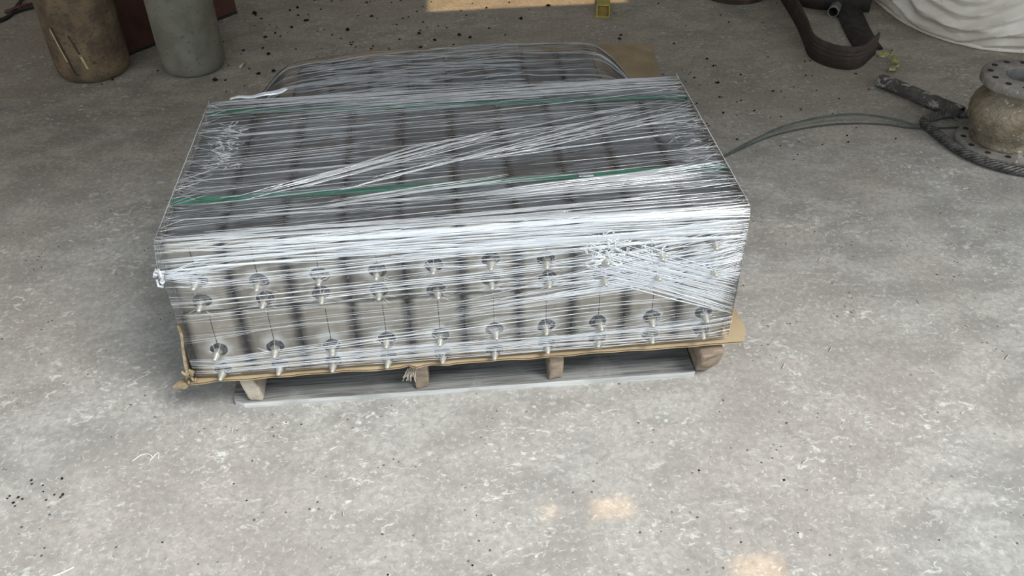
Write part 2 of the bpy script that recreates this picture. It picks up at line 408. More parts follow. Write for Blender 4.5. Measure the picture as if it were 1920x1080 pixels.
# ------------------------------------------------------------------ cardboard sheet under the load
cs = thing('cardboard_sheet', 'brown corrugated cardboard sheet between pallet and lower steel boxes, ragged front edge', 'cardboard', (.6, .6, .1135))
front = []
n = 70
for i in range(n + 1):
    x = -.022 + (1.245 + .022) * i / n
    y = -.014 + .006 * noise.noise(Vector((x * 14, 3, 0))) + (.010 if .42 < x < .56 else 0) * noise.noise(Vector((x * 40, 1, 0)))
    if x < .02: y -= .004
    front.append((x, y))
right = [(1.262, .03), (1.258, .10), (1.235, .16), (1.222, .30), (1.215, 1.10)]
outline = [(x - .6, y - .6) for x, y in front + right + [(-.010, 1.10), (-.012, .02)]]
slab('sheet', outline, 0, .0014, 'card', cs); slab('sheet', outline, .0050, .0064, 'card', cs)
inner = [((x) * .9985, y * .9985 + .0006) for x, y in outline]
slab('flute_core', inner, .0014, .0050, 'card_core', cs)
# edge flap folded up along the left side, and a crumpled corner
flap = []
prof = [(0.0, .0), (-.006, .03), (-.002, .06), (.003, .10), (.008, .135), (.010, .165)]
vs_, fs = [], []
ny = 16
for side in (0, 1):
    for j in range(ny + 1):
        y = -.012 + .36 * j / ny
        for q, (dx, z) in enumerate(prof):
            hz = z * (1.0 - .65 * (j / ny) ** 1.5)
            vs_.append(Vector((-.018 + dx + (.006 if side == 0 else 0) + .002 * noise.noise(Vector((y * 30, z * 40, 5))) - .6, y + .004 * noise.noise(Vector((z * 60, 2, j))) - .6, hz + .002)))
q = len(prof); N = (ny + 1) * q
for j in range(ny):
    for a in range(q - 1):
        i0 = j * q + a
        fs.append((i0, i0 + q, i0 + q + 1, i0 + 1)); fs.append((N + i0, N + i0 + 1, N + i0 + q + 1, N + i0 + q))
for a in range(q - 1): fs.append((a, a + 1, N + a + 1, N + a)); b = ny * q + a; fs.append((b, N + b, N + b + 1, b + 1))
for j in range(ny): a = j * q + q - 1; fs.append((a, a + q, N + a + q, N + a))
from_data('folded_flap', vs_, fs, 'card_edge', cs)
vs_, fs = [], []
for i in range(8):
    p0 = Vector((-.022, -.014, .004)) + Vector((random.uniform(-.004, .018), random.uniform(-.006, .004), 0)) - Vector((.6, .6, 0))
    path = [p0 + Vector((random.uniform(-.006, .006), random.uniform(-.004, .004), z)) for z in (0, .010, .022, .032 + .01 * random.random())]
    tube_data(path, .0032, 5, vs_, fs)
from_data('crumpled_corner', vs_, fs, 'card_edge', cs, True)
slab('torn_tab', [(-.655, -.625), (-.63, -.630), (-.615, -.612), (-.625, -.596), (-.645, -.605)], 0, .006, 'card_edge', cs)

# ------------------------------------------------------------------ the steel boxes
def body_mesh():
    bm = bmesh.new(); add_box(bm, -W / 2 + .0012, W / 2 - .0012, 0, D - .004, 0.0006, H1 - .0006)
    ed = [e for e in bm.edges]
    bmesh.ops.bevel(bm, geom=ed, offset=.009, segments=4, profile=.5, affect='EDGES')
    me = bpy.data.meshes.new('box_body'); bm.to_mesh(me); bm.free(); me.materials.append(M['steel'])
    for f in me.polygons: f.use_smooth = True
    return me
def weld_mesh(seed):
    vs_, fs = [], []
    n, m_ = 20, 7
    for i in range(n):
        a = 2 * PI * i / n
        # two fat tacks left and right, a thick cap on top, thin below
        k = .0024 + .0034 * max(0, math.cos(a)) ** 3 + .0034 * max(0, -math.cos(a)) ** 3 + .0030 * max(0, math.sin(a)) ** 2
        k *= 1 + .35 * noise.noise(Vector((math.cos(a) * 1.5, math.sin(a) * 1.5, seed * 3.1)))
        R = .0118 + .5 * k
        for j in range(m_):
            b = 2 * PI * j / m_
            vs_.append(Vector(((R + k * math.cos(b)) * math.cos(a), -k * .9 * math.sin(b) - .0008, (R + k * math.cos(b)) * math.sin(a))))
    for i in range(n):
        for j in range(m_):
            fs.append((i * m_ + j, i * m_ + (j + 1) % m_, ((i + 1) % n) * m_ + (j + 1) % m_, ((i + 1) % n) * m_ + j))
    me = bpy.data.meshes.new('weld_bead'); me.from_pydata([tuple(v) for v in vs_], [], fs); me.update(); me.materials.append(M['weld'])
    for f in me.polygons: f.use_smooth = True
    return me
def stud_mesh():
    prof = [(.0001, .0375), (.0030, .0372), (.0042, .0355), (.0068, .024), (.0096, .010), (.0104, .002), (.0104, -.002)]
    vs_, fs = lathe(prof, 20)
    vs_ = [Vector((v.x, -v.z, v.y)) for v in vs_]
    me = bpy.data.meshes.new('stud'); me.from_pydata([tuple(v) for v in vs_], [], fs); me.update(); me.materials.append(M['stud'])
    for f in me.polygons: f.use_smooth = True
    return me
BODY = body_mesh(); STUD = stud_mesh(); WELDS = [weld_mesh(i) for i in range(6)]
SEAMS = {}
def seam_mesh(z0):
    bm = box_bm(-.0008, .0008, -.0006, .001, z0, H1 - .012, 0)
    me = bpy.data.meshes.new('seam'); bm.to_mesh(me); bm.free(); me.materials.append(M['groove']); return me
ORD = ['leftmost', 'second from the left', 'third from the left', 'fourth from the left', 'fifth from the left', 'fifth from the right', 'fourth from the right', 'third from the right', 'second from the right', 'rightmost']
UP = [(.48, .266, .44, .211), (1.49, .255, 1.53, .208), (2.54, .26, 2.52, .213), (3.55, .262, 3.53, .21), (4.53, .266, 4.54, .201), (5.53, .272, 5.52, .219), (6.51, .265, 6.54, .213), (7.56, .264, 7.53, .209), (8.55, .264, 8.5, .208), (9.5, .284, 9.53, .212)]
LO = [(.49, .076, .47, .016), (1.51, .073, 1.52, .018), (2.53, .064, 2.5, .016), (3.55, .073, 3.54, .016), (4.54, .073, 4.56, .016), (5.55, .079, 5.54, .017), (6.52, .077, 6.54, .025), (7.51, .077, 7.51, .029), (8.52, .080, 8.54, .028), (9.52, .082, 9.52, .032)]
STUD_POS = []
def steel_box(i, zb, y0, studs, label, group):
    xc = (i + .5) * W
    t = thing('steel_box_section', label, 'steel box', (xc, y0 + random.uniform(0, .003), zb), 0, group)
    link('body', BODY, None, t)
    if studs:
        sx, sz, tx, tz = studs; zz = zb - Z0
        for k, (a, b) in enumerate(((sx, sz), (tx, tz))):
            lx, lz = a * W - xc, b - zz
            s = link('stud', STUD, None, t); s.location = (lx, 0, lz); s.rotation_euler = (random.uniform(-.12, .04), 0, random.uniform(-.1, .1))
            wb = link('weld_bead', random.choice(WELDS), None, s); wb.rotation_euler = (0, random.uniform(-.35, .35), 0)
            STUD_POS.append((a * W, b + Z0))
        key = round(studs[1] - zz + .016, 3)
        if key not in SEAMS: SEAMS[key] = seam_mesh(key)
        s = link('seam', SEAMS[key], None, t); s.location = (sx * W - xc, 0, 0)
    return t
for i in range(10):
    steel_box(i, Z0, 0, LO[i], 'steel box with two welded studs, lower front tier, %s' % ORD[i], 'lower tier of front stack')
for i in range(10):
    steel_box(i, Z0 + H1, 0, UP[i], 'steel box with two welded studs, upper front tier, %s' % ORD[i], 'upper tier of front stack')
for i in range(8):
    steel_box(i + 1.06, Z0, D + .022, None, 'steel box under film, low single row behind the stack, %s' % (ORD[:4] + ORD[6:])[i], 'low row behind the stack')

# ------------------------------------------------------------------ green straps round the stack
TOP = Z0 + H1 + H2
def strap(ya, yb, label, w=.0112):
    sec = []
    ring = []
    xl, xr = -.0025, 1.2025
    for k in range(41):
        x = xl + (xr - xl) * k / 40; ring.append((x, ya + (yb - ya) * k / 40 + .004 * noise.noise(Vector((x * 3, ya * 9, 0))), TOP + .0012))
    path = [((xl, ya, Z0 + .004))] + [(xl, ya, Z0 + (TOP - Z0) * k / 8) for k in range(1, 8)] + ring + [(xr, yb, TOP - (TOP - Z0) * k / 8) for k in range(1, 8)] + [(xr, yb, Z0 + .004)]
    o = ribbon_solid('strapping_band', [(p, (0, w, 0)) for p in path], .0008, 'green_strap', None, False)
    return o
t = thing('strapping_band', 'green plastic strapping band across the stack top near the front edge, with clip', 'strap', (.6, .16, TOP), 0, 'green straps round the stack')
o = strap(.158, .170, ''); o.name = 'band'; o.parent = t; o.location = (-.6, -.16, -TOP)
bm = box_bm(-.017, .017, -.0105, .0105, .0, .0035, .0012, 1); s = from_bm('seal_clip', bm, 'seal', t); s.location = (.288, .006, .0012)
o = strap(.574, .520, '')
tag(o, 'green plastic strapping band across the stack top near the rear edge', 'strap', 'green straps round the stack')

# ------------------------------------------------------------------ stretch film round the load
XL, XR = -.0065, 1.2065
YB = 1.353
# profile from the front foot of the load, up, over the top, down onto the low rear row and down its back: (y, z)
PROF = [(-.008, .128), (-.012, .20), (-.010, .30), (-.010, .40), (-.008, .474), (-.002, .4845), (.008, .4862), (.30, .4862), (.60, .4862), (.630, .4845), (.645, .476), (.72, .425), (.82, .352), (.93, .3085), (1.05, .3055), (1.20, .3055), (YB - .02, .304), (YB - .004, .297), (YB, .285), (YB, .20), (YB - .005, .130)]
cum = [0.0]
for a, b in zip(PROF, PROF[1:]): cum.append(cum[-1] + math.hypot(b[0] - a[0], b[1] - a[1]))
VL = cum[-1]; V_EDGE = cum[5]; V_BACK = cum[9]; V_REAR = cum[16]
def prof_at(v):
    v = max(0, min(VL, v))
    for i in range(len(cum) - 1):
        if v <= cum[i + 1]:
            k = (v - cum[i]) / (cum[i + 1] - cum[i]); a, b = PROF[i], PROF[i + 1]
            dy, dz = b[0] - a[0], b[1] - a[1]; L = math.hypot(dy, dz)
            return a[0] + dy * k, a[1] + dz * k, -dz / L, dy / L
BE = [(-.01, 1.10), (.0, 1.13), (.02, 1.165), (.06, 1.255), (.15, 1.305), (.366, 1.353), (.777, 1.347), (1.055, 1.325), (1.12, 1.29), (1.159, 1.245), (1.195, 1.11), (1.21, 1.05)]
def back_edge(x):
    for (x0, y0), (x1, y1) in zip(BE, BE[1:]):
        if x <= x1: return y0 + (y1 - y0) * max(0, (x - x0) / (x1 - x0))
    return BE[-1][1]
def film_pt(u, v, lift=0.0, peaks=False):
    y, z, ny, nz = prof_at(v)
    x = u
    # rounded rear corners where the film is pulled in over the low row
    if y > .66:
        kb = (back_edge(x) - .66) / (YB - .66); k = (y - .66) / (YB - .66); y = .66 + (y - .66) * kb
        z -= .05 * max(0, abs((x - .6) / .6) - .84) / .16 * min(1, k * 1.2)
    d = lift
    if v < V_EDGE:
        tap = max(0, min(1, (u - XL) / .05, (XR - u) / .05))
        d += .009 * tap * min(1, math.exp(-((z - .365) / .055) ** 2) + math.exp(-((z - .17) / .042) ** 2))
        if peaks:
            pk = 0
            for (sx, sz) in STUD_POS:
                r2 = (x - sx) ** 2 + (z - sz + .002) ** 2
                if r2 < .0016: pk = max(pk, .004 * math.exp(-r2 / .00016))
            d += pk
    w = noise.noise(Vector((u * 2.2, v * 60, 1.0))) * .0011 + noise.noise(Vector((u * 7, v * 22, 4.0))) * .0009
    if z < .4 and y > .66: w *= 2.6; 
    if y > .93: w += abs(noise.noise(Vector((u * 9, v * 14, 8.0)))) * .006
    d += max(w, -.001)
    return Vector((x, y + ny * d, z + nz * d))
def layers(u, v):
    """how many film layers are bunched here"""
    if v < V_EDGE:
        z = prof_at(v)[1]
        base = .95 if z > .31 else .5
        if z < .17: base = .75
        if z > .43: base = 1.15
        base += .30 * max(0, (u - .8) / .4) * (1 if z > .30 else 0)
        return base
    if v < V_EDGE + .10: return .85 - 1.5 * (v - V_EDGE)
    if v < V_BACK: return .62
    return .85
film = thing('stretch_film_wrap', 'clear creased plastic stretch film wrapped round the steel box load', 'plastic film', (.6, .6, Z0))
OFF = Vector((-.6, -.6, -Z0))
NU = 200
vlist = []
v = 0.0
while v < VL:
    vlist.append(v); v += .0042 if v < V_BACK else .006
vlist.append(VL)
verts, faces, uvs, lay = [], [], [], []
for v in vlist:
    for i in range(NU + 1):
        u = XL + (XR - XL) * i / NU
        verts.append(film_pt(u, v, 0, True) + OFF); uvs.append((u, v)); lay.append(layers(u, v))
for j in range(len(vlist) - 1):
    for i in range(NU):
        a = j * (NU + 1) + i; faces.append((a, a + 1, a + NU + 2, a + NU + 1))
def film_mesh(name, verts, faces, uvs, lay, mat):
    me = bpy.data.meshes.new(name); me.from_pydata([tuple(p) for p in verts], [], faces); me.update()
    ul = me.uv_layers.new(name='UVMap')
    for lp in me.loops: ul.data[lp.index].uv = uvs[lp.vertex_index]
    at = me.attributes.new('layers', 'FLOAT', 'POINT'); at.data.foreach_set('value', lay)
    o = link(name, me, mat, film, True); return o
film_mesh('film_sheet', verts, faces, uvs, lay, 'film')
# the two side panels close the wrap between the edge of the sheet and its foot
for side, u in ((-1, XL), (1, XR)):
    verts, faces, uvs, lay = [], [], [], []
    R = 36
    cols = [v for v in vlist if cum[4] <= v <= cum[17]][::2]
    for ci, v in enumerate(cols):
        top = film_pt(u, v); bot = Vector((top.x - side * .004 * 0, top.y, .13))
        for r in range(R + 1):
            k = r / R; p = top.lerp(bot, k)
            p.x += side * (.0022 * math.sin(PI * k) + .0013 * noise.noise(Vector((p.y * 5, p.z * 40, 3))))
            verts.append(p + OFF); uvs.append((p.y + side * 3, p.z)); lay.append(.9)
    for ci in range(len(cols) - 1):
        for r in range(R):
            a = ci * (R + 1) + r; faces.append((a, a + 1, a + R + 2, a + R + 1))
    film_mesh('film_side', verts, faces, uvs, lay, 'film')

# creases: folded ridges of film running along the wrap, each a thin raised pleat
class Pleats:
    def __init__(s): s.v = []; s.f = []; s.uv = []
    def add(s, pts, w, h=None):
        n = len(pts); b = len(s.v); h = w * .45 if h is None else h; ph = random.random() * 50; L = 0
        for i, (p, nrm) in enumerate(pts):
            t = (pts[min(i + 1, n - 1)][0] - pts[max(i - 1, 0)][0]); t = t.normalized() if t.length > 0 else Vector((1, 0, 0))
            side = nrm.cross(t).normalized()
            k = min(1, i / (n * .18 + .01), (n - 1 - i) / (n * .18 + .01)); ww = w * (.12 + .88 * k) * (.75 + .5 * abs(noise.noise(Vector((i * .35, ph, 0)))))
            if i: L += (p - pts[i - 1][0]).length
            s.v += [p - side * ww / 2 + OFF, p + nrm * h * (.2 + .8 * k) + OFF, p + side * ww / 2 + OFF]
            s.uv += [(L, ph), (L, ph + .3), (L, ph + .6)]
        for i in range(n - 1):
            a = b + i * 3; s.f += [(a, a + 1, a + 4, a + 3), (a + 1, a + 2, a + 5, a + 4)]
    def build(s, name, mat):
        me = bpy.data.meshes.new(name); me.from_pydata([tuple(p) for p in s.v], [], s.f); me.update()
        ul = me.uv_layers.new(name='UVMap')
        for lp in me.loops: ul.data[lp.index].uv = s.uv[lp.vertex_index]
        o = link(name, me, mat, film, True); o['kind'] = 'stuff'; return o
def surf_path(u0, v0, u1, v1, wob=.004, lift=.0012):
    L = math.hypot(u1 - u0, v1 - v0); n = max(5, int(L / .018)); ph = random.random() * 90; out = []
    for i in range(n + 1):
        k = i / n; u = u0 + (u1 - u0) * k; v = v0 + (v1 - v0) * k + wob * noise.noise(Vector((k * L * 5, ph, 0)))
        u = max(XL, min(XR, u)); v = max(.002, min(VL - .002, v))
        y, z, ny, nz = prof_at(v); out.append((film_pt(u, v, lift), Vector((0, ny, nz))))
    return out
thick, thin = Pleats(), Pleats()
def scatter(n, v0, v1, slope, lmin, lmax, wmin, wmax, thick_share=.3, u0=XL, u1=XR, jit=.03):
    for _ in range(n):
        v = random.uniform(v0, v1); L = random.uniform(lmin, lmax) ** 1.0; u = random.uniform(u0 - L * .3, u1 - L * .4)
        s = slope + random.gauss(0, jit)
        a, b = max(u0, u), min(u1, u + L)
        if b - a < .05: continue
        (thick if random.random() < thick_share else thin).add(surf_path(a, v, b, v + s * (b - a)), random.uniform(wmin, wmax))
zv = lambda z: z - .128                                      # height on the front face -> position along the sheet
scatter(80, zv(.31), zv(.475), .035, .15, .9, .0010, .0040, .6)
scatter(10, zv(.41), zv(.45), .02, .2, .8, .006, .010, 1.0)
scatter(32, zv(.435), zv(.484), .0, .3, 1.1, .002, .006, .75)
scatter(45, zv(.155), zv(.30), .06, .15, .7, .0008, .0022, .3)
scatter(60, zv(.132), zv(.19), .02, .3, 1.0, .001, .0032, .5)
scatter(18, V_EDGE, V_EDGE + .10, .03, .2, 1.1, .0015, .005, .6)
scatter(24, V_EDGE - .014, V_EDGE + .012, .0, .3, 1.1, .002, .006, .8)
scatter(85, V_EDGE + .05, V_BACK, .10, .1, .7, .0008, .0030, .5)
scatter(60, V_EDGE + .05, V_BACK, .03, .05, .45, .0006, .0018, .3)
scatter(60, V_BACK - .08, V_BACK + .02, .02, .15, .9, .0012, .0045, .5)
scatter(130, V_BACK + .03, V_REAR, .0, .08, .6, .0015, .006, .8, jit=.07)
scatter(90, V_BACK + .25, V_REAR, .03, .1, .5, .002, .008, .9, .15, .85, .09)
ty = lambda y: cum[6] + (y - .008)                           # depth on the top -> position along the sheet
# the long bunched ropes of film that cross the top towards the right rear
for (x0, y0, x1, y1, k, w) in ((.10, .135, .80, .407, 7, .0045), (.20, .165, .60, .352, 5, .004), (.30, .15, 1.20, .50, 6, .0035), (.27, .097, .77, .173, 6, .0045), (.61, .238, 1.203, .42, 5, .004), (.60, .10, 1.203, .155, 8, .006), (.85, .12, 1.203, .175, 6, .006), (.45, .30, 1.15, .47, 4, .003), (.02, .43, .5, .46, 5, .003), (.05, .30, .45, .34, 5, .003), (.02, .60, .70, .625, 6, .004), (.30, .58, 1.2, .60, 6, .004), (.4, .015, 1.2, .05, 4, .004), (.0, .02, .6, .02, 3, .004)):
    for _ in range(k):
        j = random.uniform(-.014, .014); c = random.uniform(0, .2); e = random.uniform(.8, 1)
        a = Vector((x0, y0 + j)).lerp(Vector((x1, y1 + j * 2)), c); b = Vector((x0, y0 + j)).lerp(Vector((x1, y1 + j * 2)), e)
        thick.add(surf_path(a.x, ty(a.y), b.x, ty(b.y), .006), w * random.uniform(.4, 1))
# front right: a bunched tail dragged down across the joint between the tiers, and pleats fanning to the corner
for i in range(46):
    k = i / 45; z0 = .45 - .10 * k + random.uniform(-.012, .012); z1 = .315 - .105 * k + random.uniform(-.008, .008)
    x0 = .86 + random.uniform(-.02, .12)
    thick.add(surf_path(x0, zv(z0 - (x0 - .86) * .35), 1.202, zv(z1), .006, .0025), random.uniform(.0015, .0045))
for i in range(40):
    k = i / 39; x0 = random.uniform(.55, .95); z0 = .25 + .12 * (x0 - .55) + .15 * k * random.random()
    thick.add(surf_path(x0, zv(z0), 1.203, zv(.31 + .165 * k), .005, .002), random.uniform(.001, .0035))
for i in range(16):
    k = i / 15; thin.add(surf_path(1.10 + .03 * random.random(), zv(.25 + .12 * k + random.uniform(-.02, .02)), 1.204, zv(.30 + .16 * k), .003, .002), random.uniform(.001, .0022))
# left end: pleats fanning from the twisted knot at the corner
for i in range(40):
    a = random.uniform(-.5, .6); L = random.uniform(.05, .17)
    x1 = -.002 + L * math.cos(a); z1 = .417 + L * math.sin(a) * .55
    if .14 < z1 < .48: (thick if i % 2 else thin).add(surf_path(-.004, zv(.415 + random.uniform(-.01, .01)), x1, zv(z1), .004), random.uniform(.0008, .0026))
# short pleats radiating from every stud tip
for (sx, sz) in STUD_POS:
    for _ in range(7):
        a = random.uniform(0, 2 * PI); L = random.uniform(.02, .05)
        z1 = max(.135, min(.475, sz + L * math.sin(a) * .8))
        thin.add(surf_path(sx + .010 * math.cos(a), zv(max(.133, sz + .008 * math.sin(a))), sx + L * math.cos(a), zv(z1), .002, .001), random.uniform(.0008, .002))
# crumpled clumps: the scrunched patch left on the top, the big one at the front right, bits at the rear
def clump(uc, vc, ru, rv, n, wmax, who):
    for _ in range(n):
        a = random.uniform(0, 2 * PI); r = random.random() ** .6
        u, v = uc + ru * r * math.cos(a), vc + rv * r * math.sin(a); b = random.uniform(0, PI); L = random.uniform(.006, .028)
        who.add(surf_path(u, v, u + L * math.cos(b), v + L * math.sin(b) * .7, .006, random.uniform(.001, .005)), random.uniform(.0008, wmax))
clump(.075, ty(.40), .035, .10, 120, .004, thick)
clump(.075, ty(.30), .05, .05, 60, .003, thin)
clump(.905, zv(.40), .05, .045, 130, .006, thick)
clump(1.00, zv(.39), .05, .03, 40, .005, thick)
clump(1.14, ty(.33), .06, .16, 140, .0022, thin)
clump(.14, V_BACK + .30, .10, .08, 70, .004, thin)
clump(.55, V_BACK + .42, .30, .06, 80, .004, thin)
clump(.70, V_BACK + .30, .25, .04, 40, .005, thick)
clump(1.05, V_BACK + .30, .12, .16, 120, .003, thin)
clump(1.02, V_BACK + .03, .08, .02, 40, .004, thick)
thick.build('film_folds', 'fold'); thin.build('film_creases', 'fold_thin')
# side creases seen edge-on along the two long top edges
edge = Pleats()
for side, u in ((-1, XL), (1, XR)):
    for _ in range(90):
        y = random.uniform(0, .66); z1 = TOP + .004; L = random.uniform(.02, .14); nrm = Vector((side, 0, 0)); dy = random.uniform(-.06, .06)
        edge.add([(Vector((u + side * .0025, y + dy * k, z1 - L * k)), nrm) for k in (0, .25, .5, .75, 1)], random.uniform(.001, .004))
    for _ in range(60):
        y = random.uniform(.0, .62); u0 = u - side * .002; L = random.uniform(.015, .09); b = random.uniform(-.9, .9)
        edge.add(surf_path(u0, ty(y), u0 - side * L, ty(max(.01, y + b * L)), .002, .0015), random.uniform(.0006, .002))
for side, u in ((-1, XL), (1, XR)):
    for q in range(5):
        a, b = random.uniform(0, .25), random.uniform(.4, .64)
        if q == 0: a, b = 0, .635
        edge.add([(Vector((u + side * .001, a + (b - a) * k / 30, TOP + .0035 + .0015 * noise.noise(Vector((k * .4, q, side))))), Vector((side * .7, 0, .7))) for k in range(31)], .0026)
edge.build('edge_creases', 'fold')
# the twisted knot at the left front corner and two torn loose tails on the left
vs_, fs = [], []
for i in range(14):
    c = Vector((-.012, -.014, .412)) + Vector((random.uniform(-.006, .008), random.uniform(-.008, .006), random.uniform(-.018, .018)))
    d = Vector((random.uniform(-1, 1), random.uniform(-1, 1), random.uniform(-1, 1))).normalized() * .010
    tube_data([c - d + OFF, c + Vector((random.uniform(-.004, .004),) * 3) + OFF, c + d + OFF], random.uniform(.0012, .003), 6, vs_, fs)
from_data('film_knot', vs_, fs, 'fold', film, True)
def tail(x0, y0, x1, y1, w, zl):
    n = 18; sec = []
    for i in range(n + 1):
        k = i / n; ww = w * (.35 + .65 * k) * (1 if k < .9 else (1 - k) / .1 + .05)
        p = Vector((x0 + (x1 - x0) * k, y0 + (y1 - y0) * k + .004 * math.sin(k * 9), TOP + .007 + zl * k * k + .002 * math.sin(k * 14)))
        d = Vector((x1 - x0, y1 - y0, 0)).normalized(); s = Vector((-d.y, d.x, 0))
        sec.append((p + OFF, (s + Vector((0, 0, .5))).normalized() * ww))
    return ribbon_solid('film_tail', sec, .0006, 'fold', film)
tail(.045, .632, .190, .660, .008, .004); tail(.26, .205, .102, .142, .007, .004)

# ------------------------------------------------------------------ things standing round the load
def cylinder(label, x, y, r, paint, seed):
    t = thing('gas_cylinder', label, 'gas cylinder', (x, y, 0), 0, 'gas cylinders')
    prof = [(.001, .012), (r * .55, .012), (r * .72, .004), (r * .80, .0), (r * .87, .004), (r * .945, .016), (r * .985, .036), (r, .065)] + [(r, .065 + .06 * k) for k in range(1, 19)] + [(r, 1.17), (r * .96, 1.25), (r * .82, 1.32), (r * .55, 1.37), (r * .26, 1.40), (r * .24, 1.44)]
    vs_, fs = lathe(prof, 64, .0012, seed, 9); from_data('shell', vs_, fs, paint, t, True)
    vs_, fs = lathe([(.001, 1.44), (.036, 1.44), (.036, 1.50), (.02, 1.51), (.02, 1.56), (.001, 1.565)], 20); from_data('valve', vs_, fs, 'grey_pipe', t, True)
    return t
c1 = cylinder('tan brown rusty gas cylinder with long scratches, left of the grey one', -.800, 1.995, .140, 'tan_paint', 1)
c2 = cylinder('grey-green chipped gas cylinder nearest the wrapped load', -.405, 1.985, .125, 'grey_paint', 5)
def scratch(t, r, pts, w, mat, name='scratch'):
    sec = []
    for a, z in pts:
        a = math.radians(a); n = Vector((math.cos(a), math.sin(a), 0)); sec.append((n * (r + .0016) + Vector((0, 0, z)), Vector((-n.y, n.x, 0)) * w))
    return ribbon_solid(name, sec, .002, mat, t)
def lerp_pts(a0, z0, a1, z1, n=10): return [(a0 + (a1 - a0) * i / n, z0 + (z1 - z0) * i / n) for i in range(n + 1)]
scratch(c1, .140, lerp_pts(-115, .235, -100, .045), .003, 'tan_groove'); scratch(c1, .140, lerp_pts(-120, .23, -107, .10), .003, 'tan_scrape')
scratch(c1, .140, lerp_pts(-92, .205, -83, .120), .003, 'tan_groove'); scratch(c1, .140, lerp_pts(-84, .130, -79, .070), .0045, 'tan_scrape')

# rust-red steel bin standing at an angle behind the cylinders
t = thing('steel_bin', 'dark rust-red steel bin standing behind the two gas cylinders', 'bin', (-.53, 2.335, 0), math.atan2(.45, .40))
L = .31
for nm, a in (('front_panel', (-L, L, -.0, .008, .004, .62)), ('back_panel', (-L, L, .26, .268, .004, .62)), ('side_panel', (-L, -L + .008, .008, .26, .004, .62)), ('side_panel', (L - .008, L, .008, .26, .004, .62)), ('base', (-L, L, 0, .268, 0, .004)), ('rim', (-L - .006, L + .006, -.008, .0, .60, .63))):
    from_bm(nm, box_bm(*a, .0015, 1), 'red_rust', t)
from_bm('foot_strip', box_bm(-L, L, -.004, 0, 0, .012, .001, 1), 'cable', t)

# cables on the floor at the far left
def cable(pts, r, mat, label):
    vs_, fs = tube_data(catmull(pts, 8), r, 8); o = from_data('cable', vs_, fs, mat, None, True); return tag(o, label, 'cable', 'cables on the floor')
cable([(-1.60, 2.48, .009), (-1.42, 2.555, .009), (-1.36, 2.64, .010), (-1.365, 2.78, .012), (-1.372, 2.90, .012), (-1.36, 3.2, .012)], .008, 'cable', 'thin black cable curving away along the floor at the far left')
cable([(-1.60, 2.53, .007), (-1.40, 2.60, .007), (-1.35, 2.69, .009), (-1.29, 2.745, .008), (-1.20, 2.77, .007), (-1.05, 2.80, .007)], .007, 'cable', 'black cable running behind the tan gas cylinder')
cable([(-1.40, 2.70, .007), (-1.33, 2.735, .02), (-1.27, 2.80, .012), (-1.18, 2.84, .008)], .008, 'cable_red', 'dull red cable end behind the tan gas cylinder')

# yellow channel lying on the floor at the rear
t = thing('steel_channel', 'yellow painted hollow steel bar end lying on the floor behind the load', 'steel bar', (1.322, 2.295, 0), -.19)
w, h, th, LL = .0295, .058, .005, .9
from_bm('bottom_flange', box_bm(-w, w, 0, LL, 0, th, .001, 1), 'yellow_paint', t)
from_bm('top_flange', box_bm(-w, w, 0, LL, h - th, h, .001, 1), 'yellow_paint', t)
for s in (-1, 1): from_bm('side_web', box_bm(*(sorted((s * w, s * (w - th)))), 0, LL, th, h - th, .0005, 1), 'yellow_paint', t)
from_bm('end_plug', box_bm(-w + th, w - th, .012, .016, th, h - th, 0), 'dull_ochre', t)

# round rusty base, top edge of the picture
vs_, fs = lathe([(.001, .0), (.150, .0), (.158, .006), (.158, .020), (.152, .026), (.150, .05), (.158, .06), (.155, .20), (.150, .30), (.001, .30)], 48, .0015, 3)
t = thing('rusty_drum', 'dark rusty round drum foot at the top edge of the picture', 'drum', (1.985, 2.517, 0))
from_data('shell', vs_, fs, 'dark_rust', t, True)
vs_, fs = lathe([(.150, .016), (.163, .018), (.163, .026), (.150, .028)], 48); from_data('rim', vs_, fs, 'dark_rust', t, True)

# webbing sling: stands on edge in a loop, then folds flat
t = thing('lifting_sling', 'dark brown webbing lifting sling looped on the floor beside the white sack', 'sling', (2.2, 1.85, 0))
base = catmull([(2.20, 2.62, .05), (2.165, 2.36, .05), (2.14, 2.14, .05), (2.108, 1.94, .049), (2.078, 1.79, .048), (2.088, 1.715, .048), (2.125, 1.660, .048), (2.18, 1.632, .048), (2.235, 1.648, .048), (2.30, 1.715, .047), (2.345, 1.765, .045)], 6)
sec = []
for i, p in enumerate(base):
    k = i / (len(base) - 1)
    tt = (base[min(i + 1, len(base) - 1)] - base[max(i - 1, 0)]).normalized(); out = Vector((tt.y, -tt.x, 0))
    tilt = -.30 if .4 < k < .9 else -.12
    sec.append((p - Vector((2.2, 1.85, 0)), (Vector((0, 0, 1)) - out * tilt * -.0).normalized() * .046))
ribbon_solid('standing_web', sec, .007, 'webbing', t)
for dz in (-.026, -.009, .009, .026):
    ribbon_solid('stitch_row', [(Vector(c) + Vector((0, 0, dz)), (0, 0, .0016)) for c, w_ in sec[10:-1]], .0092, 'web_dark', t)
flat = [(2.335, 1.80, .008), (2.350, 1.90, .006), (2.372, 2.02, .007), (2.395, 2.14, .014), (2.41, 2.24, .03)]
ribbon_solid('flat_web', [(Vector(p) - Vector((2.2, 1.85, 0)), (.055, -.008, 0)) for p in catmull(flat, 5)], .007, 'web_dark', t)
back = catmull([(2.50, 2.19, .055), (2.40, 2.215, .055), (2.28, 2.26, .055), (2.17, 2.36, .055)], 6)
ribbon_solid('rear_web', [(p - Vector((2.2, 1.85, 0)), (0, .0, .05)) for p in back], .008, 'web_dark', t)

